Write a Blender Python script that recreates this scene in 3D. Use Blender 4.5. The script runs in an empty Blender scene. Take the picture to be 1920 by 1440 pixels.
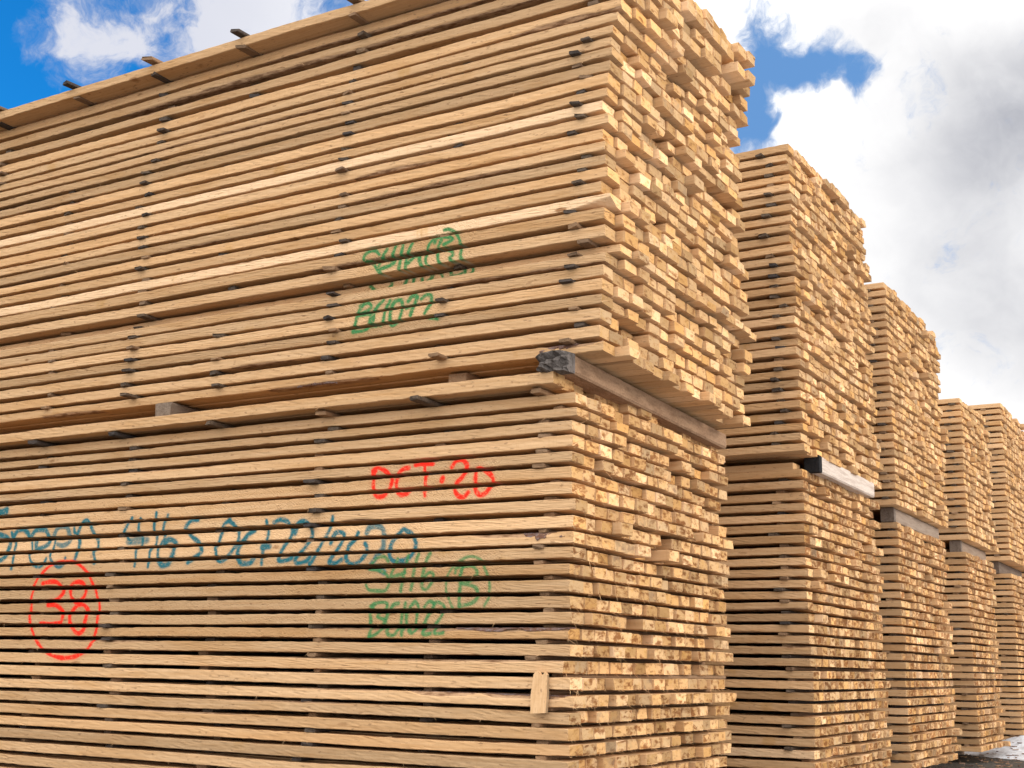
import bpy, math, random
import numpy as np
from mathutils import Matrix, Vector

# ---------------------------------------------------------------- camera, light, exposure
H = 0.80                       # camera height over the yard
scene = bpy.context.scene
cam_data = bpy.data.cameras.new("camera")
cam = bpy.data.objects.new("camera", cam_data)
scene.collection.objects.link(cam)
scene.camera = cam
F_PX = 2354.0
cam_data.sensor_fit = 'HORIZONTAL'
cam_data.sensor_width = 36.0
cam_data.lens = F_PX / 1920.0 * 36.0
cam_data.clip_start = 0.05
cam_data.clip_end = 3000.0
RX, RY = (0.50361794, -0.19858977, -0.84079193), (-0.86373473, -0.09523651, -0.49486596)
_x = Vector(RX).normalized(); _y = Vector(RY); _y = (_y - _x * _x.dot(_y)).normalized(); _z = _x.cross(_y)
ROT = Matrix((_x, _y, _z))     # rows are the world axes seen from the camera
cam.matrix_world = Matrix.Translation((0, 0, H)) @ ROT.to_4x4()
MW = np.array(ROT)


def ray_dir(px, py):           # direction in the world of a point of the 1920x1440 photograph
    v = MW @ np.array([px - 960.0, 720.0 - py, -F_PX])
    return v / np.linalg.norm(v)


SUN_DIR = Vector((0.42, -0.86, 0.31)).normalized()
sun_el = math.asin(SUN_DIR.z)
sun_az = math.atan2(SUN_DIR.x, SUN_DIR.y)
sun_data = bpy.data.lights.new("sun", 'SUN')
sun_data.energy = 1.45
sun_data.angle = math.radians(15.0)
sun_data.color = (1.0, 0.92, 0.82)
sun = bpy.data.objects.new("sun", sun_data)
scene.collection.objects.link(sun)
sun.rotation_euler = SUN_DIR.to_track_quat('Z', 'Y').to_euler()

scene.view_settings.view_transform = 'Standard'
scene.view_settings.look = 'None'
scene.view_settings.exposure = 0.44
scene.view_settings.gamma = 1.0
scene.view_settings.use_curve_mapping = False

world = bpy.data.worlds.new("World")
scene.world = world
world.use_nodes = True


class N:
    """small helper for node trees"""
    def __init__(self, tree):
        self.t = tree
        tree.nodes.clear()

    def new(self, kind, **kw):
        n = self.t.nodes.new(kind)
        for k, v in kw.items():
            setattr(n, k, v)
        return n

    def link(self, a, b):
        self.t.links.new(a, b)

    def _set(self, sock, v):
        if hasattr(v, 'is_output') or isinstance(v, bpy.types.NodeSocket):
            self.link(v, sock)
        elif v is not None:
            sock.default_value = v

    def math(self, op, a, b=None, c=None, clamp=False):
        n = self.new('ShaderNodeMath', operation=op, use_clamp=clamp)
        for i, v in enumerate((a, b, c)):
            if v is not None:
                self._set(n.inputs[i], v)
        return n.outputs[0]

    def vmath(self, op, a, b=None):
        n = self.new('ShaderNodeVectorMath', operation=op)
        self._set(n.inputs[0], a)
        if b is not None:
            self._set(n.inputs[1], b)
        return n.outputs['Value'] if op in ('DOT_PRODUCT', 'LENGTH', 'DISTANCE') else n.outputs[0]

    def ramp(self, v, a, b, lo=0.0, hi=1.0, smooth=True):
        n = self.new('ShaderNodeMapRange', interpolation_type='SMOOTHSTEP' if smooth else 'LINEAR')
        self._set(n.inputs['Value'], v)
        n.inputs['From Min'].default_value = a; n.inputs['From Max'].default_value = b
        n.inputs['To Min'].default_value = lo; n.inputs['To Max'].default_value = hi
        return n.outputs[0]

    def mix(self, f, a, b, blend='MIX'):
        n = self.new('ShaderNodeMix', data_type='RGBA', blend_type=blend)
        self._set(n.inputs['Factor'], f)
        for s, v in ((n.inputs[6], a), (n.inputs[7], b)):
            if isinstance(v, (tuple, list)) and len(v) == 3:
                v = (*v, 1.0)
            self._set(s, v)
        return n.outputs[2]

    def noise(self, vec, scale, detail=3.0, rough=0.55, dist=0.0):
        n = self.new('ShaderNodeTexNoise')
        if vec is not None:
            self.link(vec, n.inputs['Vector'])
        n.inputs['Scale'].default_value = scale
        n.inputs['Detail'].default_value = detail
        n.inputs['Roughness'].default_value = rough
        n.inputs['Distortion'].default_value = dist
        return n.outputs['Fac']

    def scale(self, vec, s):
        return self.vmath('MULTIPLY', vec, tuple(s))


def build_sky():
    w = N(world.node_tree)
    out = w.new('ShaderNodeOutputWorld')
    bg = w.new('ShaderNodeBackground')
    sky = w.new('ShaderNodeTexSky', sky_type='NISHITA')
    sky.sun_disc = False
    sky.sun_elevation = sun_el
    sky.sun_rotation = sun_az
    sky.air_density = 1.0; sky.dust_density = 0.3; sky.ozone_density = 3.0
    d = w.new('ShaderNodeTexCoord').outputs['Generated']

    def blob(px, py, r, soft=1.0):
        dist = w.vmath('DISTANCE', d, tuple(ray_dir(px, py)))
        return w.ramp(dist, r / F_PX * (1 + soft), r / F_PX * max(0.0, 1 - soft))

    def add(*v):
        s = v[0]
        for q in v[1:]:
            s = w.math('ADD', s, q)
        return s

    def mul(a, b):
        return w.math('MULTIPLY', a, b)

    warp = w.new('ShaderNodeTexNoise')
    w.link(d, warp.inputs['Vector']); warp.inputs['Scale'].default_value = 14.0; warp.inputs['Detail'].default_value = 4.0
    dw = w.vmath('ADD', d, w.scale(w.vmath('SUBTRACT', warp.outputs['Color'], (0.5, 0.5, 0.5)), (0.09, 0.09, 0.09)))
    n1 = w.noise(dw, 8.0, 10.0, 0.62)
    n2 = w.noise(dw, 34.0, 8.0, 0.66)
    n3 = w.noise(w.vmath('ADD', d, (3.1, 1.7, 5.3)), 5.0, 6.0, 0.55, 0.4)
    raw = d
    d = dw
    hole1 = blob(60, 60, 560, 0.55)
    wisp = add(blob(150, 20, 90, 1), mul(blob(215, 95, 75, 1), .7), blob(410, 10, 110, 1), mul(blob(520, 30, 90, 1), .8), mul(blob(380, 85, 70, 1), .6), mul(blob(45, 40, 34, 1), 0.35))
    hole2 = add(blob(1405, 200, 52, .9), blob(1475, 160, 56, .9), blob(1550, 155, 48, .9), mul(blob(1622, 165, 34, .9), .8), mul(blob(1445, 80, 44, .9), .55), mul(blob(1375, 235, 60, .9), .8))
    puff = add(blob(1452, 208, 30, .9), mul(blob(1535, 222, 44, .9), 1.2))
    d = raw
    bias = add(0.62, mul(hole1, -1.02), mul(wisp, 0.62), mul(w.math('MINIMUM', hole2, 1.0), -0.90), mul(puff, 0.8))
    wob = add(mul(w.math('SUBTRACT', n1, 0.5), 1.5), mul(w.math('SUBTRACT', n2, 0.5), 1.25))
    cover = w.ramp(add(bias, wob), -0.16, 0.50)
    # light and dark clouds
    n4 = w.noise(w.vmath('ADD', dw, (7.7, 2.2, 1.4)), 11.0, 7.0, 0.55)
    grey = add(mul(blob(1955, 175, 130, 1), .85), mul(blob(1780, 450, 260, 1), .36), mul(blob(1640, 10, 130, 1), .40), mul(blob(1800, 275, 150, 1), 0.18),
               mul(blob(1925, 600, 170, 1), .40))
    g = w.math('ADD', mul(grey, add(0.25, mul(n4, 1.2))), mul(w.math('SUBTRACT', n3, 0.58), 0.7), clamp=True)
    thin = w.ramp(cover, 0.15, 1.0)
    white = w.mix(g, (0.98, 0.97, 0.96), (0.34, 0.35, 0.395))
    cloud = w.mix(thin, (0.55, 0.60, 0.70), white)
    # added fill: unseen sky behind the camera, brightened to light the front long faces
    lit = w.ramp(w.vmath('DOT_PRODUCT', raw, (-0.93, -0.30, 0.20)), -0.30, 0.80, 0.92, 1.85)
    rear_fill_col = w.new('ShaderNodeCombineColor')
    for i in range(3):
        w.link(lit, rear_fill_col.inputs[i])
    cloud = w.mix(1.0, cloud, rear_fill_col.outputs[0], 'MULTIPLY')
    left = w.math('MINIMUM', hole1, 1.0)
    cloud = w.mix(mul(left, 0.80), cloud, w.mix(thin, (0.30, 0.34, 0.46), (0.54, 0.54, 0.59)))
    cover = mul(cover, add(1.0, mul(left, -0.10)))
    blue = w.mix(1.0, sky.outputs[0], (0.010, 0.105, 0.175), 'MULTIPLY')
    blue = w.mix(left, w.mix(0.75, blue, (0.14, 0.27, 0.50)), blue)
    col = w.mix(cover, blue, cloud)
    w.link(col, bg.inputs['Color'])
    bg.inputs['Strength'].default_value = 1.0
    w.link(bg.outputs[0], out.inputs['Surface'])


build_sky()

# ---------------------------------------------------------------- materials
def new_mat(name):
    m = bpy.data.materials.new(name)
    m.use_nodes = True
    n = N(m.node_tree)
    out = n.new('ShaderNodeOutputMaterial')
    b = n.new('ShaderNodeBsdfPrincipled')
    n.link(b.outputs[0], out.inputs['Surface'])
    b.inputs['Roughness'].default_value = 0.8
    b.inputs['Specular IOR Level'].default_value = 0.04
    return m, n, b


def bump(n, b, h, strength, dist):
    k = n.new('ShaderNodeBump')
    k.inputs['Strength'].default_value = strength
    k.inputs['Distance'].default_value = dist
    n.link(h, k.inputs['Height'])
    n.link(k.outputs[0], b.inputs['Normal'])


def wood_material():
    m, n, b = new_mat("sawn_softwood")
    at = n.new('ShaderNodeAttribute', attribute_name='wood')
    sp = n.new('ShaderNodeSeparateColor'); n.link(at.outputs['Color'], sp.inputs[0])
    seed, tone, amber, stain = sp.outputs[0], sp.outputs[1], sp.outputs[2], at.outputs['Alpha']
    tc = n.new('ShaderNodeTexCoord').outputs['Object']
    off = n.new('ShaderNodeCombineXYZ')
    for i, k in enumerate((317.0, 173.0, 531.0)):
        n.link(n.math('MULTIPLY', seed, k), off.inputs[i])
    p = n.vmath('ADD', tc, off.outputs[0])
    ge = n.new('ShaderNodeNewGeometry')
    sx = n.new('ShaderNodeSeparateXYZ'); n.link(ge.outputs['True Normal'], sx.inputs[0])
    is_end = n.ramp(n.math('ABSOLUTE', sx.outputs['Y']), 0.80, 0.93)
    # long faces: streaks along the board, broad blotches, dark flecks, knots
    streak = n.noise(n.scale(p, (90, 1.1, 90)), 1.0, 4.0, 0.6, 0.4)
    fine = n.noise(n.scale(p, (140, 9, 140)), 1.0, 3.0, 0.65)
    blot = n.noise(n.scale(p, (5, 1.6, 9)), 1.0, 3.0, 0.55, 0.6)
    saw = n.noise(n.scale(p, (6, 120, 8)), 1.0, 2.0, 0.5)
    c = n.mix(n.ramp(streak, 0.30, 0.72), (0.640, 0.418, 0.232), (0.560, 0.340, 0.172))
    c = n.mix(n.math('MULTIPLY', n.ramp(blot, 0.48, 0.75), 0.7), c, (0.50, 0.280, 0.120))
    c = n.mix(n.ramp(tone, 0.80, 0.97, 0.0, 0.55), c, (0.66, 0.48, 0.31))
    c = n.mix(n.math('MULTIPLY', n.ramp(fine, 0.50, 0.78), 0.50), c, (0.40, 0.22, 0.095))
    c = n.mix(n.math('MULTIPLY', n.ramp(saw, 0.56, 0.70), 0.16), c, (0.46, 0.26, 0.11))
    c = n.mix(n.ramp(amber, 0.45, 0.95, 0.0, 0.75), c, n.mix(1.0, c, (0.97, 0.90, 0.80), 'MULTIPLY'))
    vor = n.new('ShaderNodeTexVoronoi')
    n.link(n.scale(p, (2.0, 2.6, 9.0)), vor.inputs['Vector']); vor.inputs['Scale'].default_value = 1.0
    vc = n.new('ShaderNodeSeparateColor'); n.link(vor.outputs['Color'], vc.inputs[0])
    kd = n.math('ADD', vor.outputs['Distance'], n.math('MULTIPLY', n.math('SUBTRACT', n.noise(n.scale(p, (40, 30, 60)), 1.0, 2.0), 0.5), 0.10))
    exist = n.ramp(vc.outputs[0], 0.42, 0.47)
    vh = n.new('ShaderNodeTexVoronoi')
    n.link(n.scale(p, (1.5, 3.4, 3.0)), vh.inputs['Vector']); vh.inputs['Scale'].default_value = 1.0
    vhc = n.new('ShaderNodeSeparateColor'); n.link(vh.outputs['Color'], vhc.inputs[0])
    hd = n.math('ADD', vh.outputs['Distance'], n.math('MULTIPLY', n.math('SUBTRACT', n.noise(n.scale(p, (30, 45, 14)), 1.0, 3.0), 0.5), 0.25))
    halo = n.math('MULTIPLY', n.ramp(hd, 0.20, 0.06), n.ramp(vhc.outputs[0], 0.5, 0.55))
    knot = n.math('MULTIPLY', n.ramp(kd, 0.105, 0.050), exist)
    c = n.mix(n.math('MULTIPLY', halo, 0.55), c, (0.50, 0.275, 0.095))
    c = n.mix(n.math('MULTIPLY', knot, n.ramp(vc.outputs[1], 0.2, 0.9, 0.35, 0.85)), c, (0.22, 0.095, 0.035))
    pit = n.noise(n.scale(p, (60, 26, 90)), 1.0, 2.0, 0.5)
    c = n.mix(n.math('MULTIPLY', n.ramp(pit, 0.64, 0.72), 0.55), c, (0.24, 0.125, 0.065))
    # bark and wane: dark rough patches where the builder left the log's edge on
    bk = n.new('ShaderNodeAttribute', attribute_name='bark')
    barkn = n.noise(n.scale(p, (50, 14, 50)), 1.0, 4.0, 0.65)
    bark = n.math('MULTIPLY', n.ramp(n.math('ADD', bk.outputs['Fac'], n.math('MULTIPLY', n.math('SUBTRACT', barkn, 0.5), 0.9)), 0.45, 0.65), n.math('SUBTRACT', 1.0, is_end))
    bc = n.mix(n.ramp(barkn, 0.36, 0.60), (0.17, 0.085, 0.045), (0.44, 0.27, 0.155))
    c = n.mix(n.math('MULTIPLY', bark, 0.9), c, bc)
    # end grain: paler or amber per board, ring bands, mill stains
    ep = n.noise(n.scale(p, (22, 3, 26)), 1.0, 3.0, 0.6, 0.5)
    ringc = n.vmath('LENGTH', n.scale(n.vmath('ADD', n.scale(n.noise_col(p, 3.0), (0.10, 0, 0.10)), n.scale(tc, (1, 0, 1))), (1, 1, 1)))
    ring = n.math('SINE', n.math('MULTIPLY', ringc, 900.0))
    ec = n.mix(amber, (0.72, 0.490, 0.275), (0.64, 0.350, 0.125))
    ec = n.mix(n.ramp(ep, 0.48, 0.72, 0.0, 0.55), ec, (0.60, 0.33, 0.10))
    ec = n.mix(n.ramp(ring, 0.2, 1.0, 0.0, 0.14), ec, (0.50, 0.27, 0.08))
    st = n.noise(n.scale(p, (17, 3, 40)), 1.0, 3.0, 0.6, 0.15)
    ec = n.mix(n.math('MULTIPLY', n.ramp(n.math('ADD', st, n.math('MULTIPLY', stain, 0.095)), 0.55, 0.76), 0.9), ec, (0.22, 0.080, 0.024))
    speck = n.noise(n.scale(p, (170, 20, 170)), 1.0, 2.0, 0.6)
    ec = n.mix(n.ramp(speck, 0.60, 0.78, 0.0, 0.45), ec, (0.36, 0.17, 0.05))
    r2 = n.math('FRACT', n.math('MULTIPLY', seed, 7.31))
    ed = n.new('ShaderNodeCombineColor')
    for i in range(3):
        n.link(n.math('ADD', n.math('MULTIPLY', r2, 0.46), 0.60), ed.inputs[i])
    ec = n.mix(1.0, ec, ed.outputs[0], 'MULTIPLY')
    pit2 = n.noise(n.scale(p, (26, 4, 60)), 1.0, 3.0, 0.7)
    ec = n.mix(n.ramp(pit2, 0.54, 0.70, 0.0, 0.62), ec, (0.30, 0.14, 0.045))
    r3 = n.math('FRACT', n.math('MULTIPLY', seed, 23.7))
    ec = n.mix(n.math('MULTIPLY', n.ramp(r3, 0.93, 0.95), n.ramp(ep, 0.40, 0.62, 0.2, 0.6)), ec, (0.30, 0.215, 0.14))
    col = n.mix(is_end, c, ec)
    tn = n.new('ShaderNodeCombineColor')
    for i in range(3):
        n.link(n.math('ADD', n.math('MULTIPLY', tone, 0.56), 0.70), tn.inputs[i])
    col = n.mix(1.0, col, tn.outputs[0], 'MULTIPLY')
    # sprayed paint
    pa = n.new('ShaderNodeAttribute', attribute_name='paint')
    am = n.new('ShaderNodeAttribute', attribute_name='paint_amount')
    pn = n.noise(n.scale(p, (90, 60, 90)), 1.0, 3.0, 0.6)
    amt = n.math('MULTIPLY', am.outputs['Fac'], n.ramp(pn, 0.22, 0.52, 0.45, 0.95), clamp=True)
    col = n.mix(amt, col, pa.outputs['Color'])
    n.link(col, b.inputs['Base Color'])
    h = n.math('ADD', n.math('MULTIPLY', fine, 0.6), n.math('ADD', n.math('MULTIPLY', streak, 0.5), n.math('MULTIPLY', n.noise(n.scale(p, (60, 45, 60)), 1.0, 3.0), 0.8)))
    bump(n, b, h, 0.55, 0.004)
    return m


def _noise_col(self, vec, scale):
    q = self.new('ShaderNodeTexNoise')
    self.link(vec, q.inputs['Vector']); q.inputs['Scale'].default_value = scale
    return q.outputs['Color']


N.noise_col = _noise_col


def grey_material(name, a, b_, c_, sc=(30, 30, 30)):
    m, n, b = new_mat(name)
    at = n.new('ShaderNodeAttribute', attribute_name='wood')
    sp = n.new('ShaderNodeSeparateColor'); n.link(at.outputs['Color'], sp.inputs[0])
    tc = n.new('ShaderNodeTexCoord').outputs['Object']
    off = n.new('ShaderNodeCombineXYZ')
    for i, k in enumerate((317.0, 173.0, 531.0)):
        n.link(n.math('MULTIPLY', sp.outputs[0], k), off.inputs[i])
    p = n.vmath('ADD', tc, off.outputs[0])
    f1 = n.noise(n.scale(p, sc), 1.0, 4.0, 0.65, 0.3)
    f2 = n.noise(p, 90.0, 3.0, 0.6)
    col = n.mix(sp.outputs[1], a, b_)
    col = n.mix(n.ramp(f1, 0.40, 0.68), col, n.mix(0.5, col, c_))
    col = n.mix(n.ramp(f2, 0.5, 0.75, 0.0, 0.6), col, c_)
    col = n.mix(sp.outputs[2], col, (0.33, 0.20, 0.11))
    n.link(col, b.inputs['Base Color'])
    bump(n, b, n.math('ADD', f1, f2), 0.8, 0.006)
    return m


def ground_material():
    m, n, b = new_mat("wet_yard_gravel")
    tc = n.new('ShaderNodeTexCoord').outputs['Object']
    a = n.noise(tc, 0.9, 6.0, 0.6); g = n.noise(tc, 30.0, 4.0, 0.7); g2 = n.noise(tc, 140.0, 2.0, 0.6)
    c = n.mix(n.ramp(a, 0.35, 0.65), (0.050, 0.044, 0.037), (0.12, 0.105, 0.088))
    c = n.mix(n.ramp(g, 0.5, 0.7, 0, 0.5), c, (0.24, 0.22, 0.20))
    c = n.mix(n.ramp(g2, 0.58, 0.7, 0, 0.7), c, (0.05, 0.045, 0.04))
    n.link(c, b.inputs['Base Color'])
    n.link(n.ramp(a, 0.4, 0.6, 0.35, 0.85), b.inputs['Roughness'])
    bump(n, b, n.math('ADD', g, g2), 0.8, 0.02)
    return m


def snow_material():
    m, n, b = new_mat("old_snow")
    tc = n.new('ShaderNodeTexCoord').outputs['Object']
    g = n.noise(tc, 14.0, 5.0, 0.65); g2 = n.noise(tc, 3.0, 4.0, 0.6)
    c = n.mix(n.ramp(g, 0.52, 0.75, 0, 0.7), (0.66, 0.67, 0.70), (0.30, 0.27, 0.24))
    c = n.mix(n.ramp(g2, 0.5, 0.75, 0, 0.6), c, (0.42, 0.40, 0.39))
    n.link(c, b.inputs['Base Color'])
    b.inputs['Roughness'].default_value = 0.6
    bump(n, b, n.math('ADD', g, g2), 0.7, 0.05)
    return m


WOOD = wood_material()
STICK = grey_material("weathered_stick", (0.060, 0.053, 0.052), (0.15, 0.105, 0.07), (0.045, 0.036, 0.032), (60, 60, 60))
BEARER = grey_material("weathered_bearer", (0.16, 0.135, 0.12), (0.27, 0.20, 0.14), (0.07, 0.05, 0.04), (4, 40, 40))
PALE = grey_material("bleached_bearer", (0.62, 0.53, 0.46), (0.45, 0.36, 0.29), (0.28, 0.20, 0.155), (3.5, 40, 40))
DULL = grey_material("dull_bearer", (0.36, 0.30, 0.25), (0.27, 0.205, 0.155), (0.15, 0.105, 0.08), (4, 35, 35))
BLACK = grey_material("black_end_paint", (0.020, 0.020, 0.022), (0.035, 0.033, 0.033), (0.008, 0.008, 0.008), (20, 30, 30))
BARK = grey_material("spruce_bark", (0.115, 0.050, 0.032), (0.17, 0.085, 0.055), (0.27, 0.24, 0.245), (55, 22, 55))
GROUND = ground_material()
SNOW = snow_material()

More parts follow.
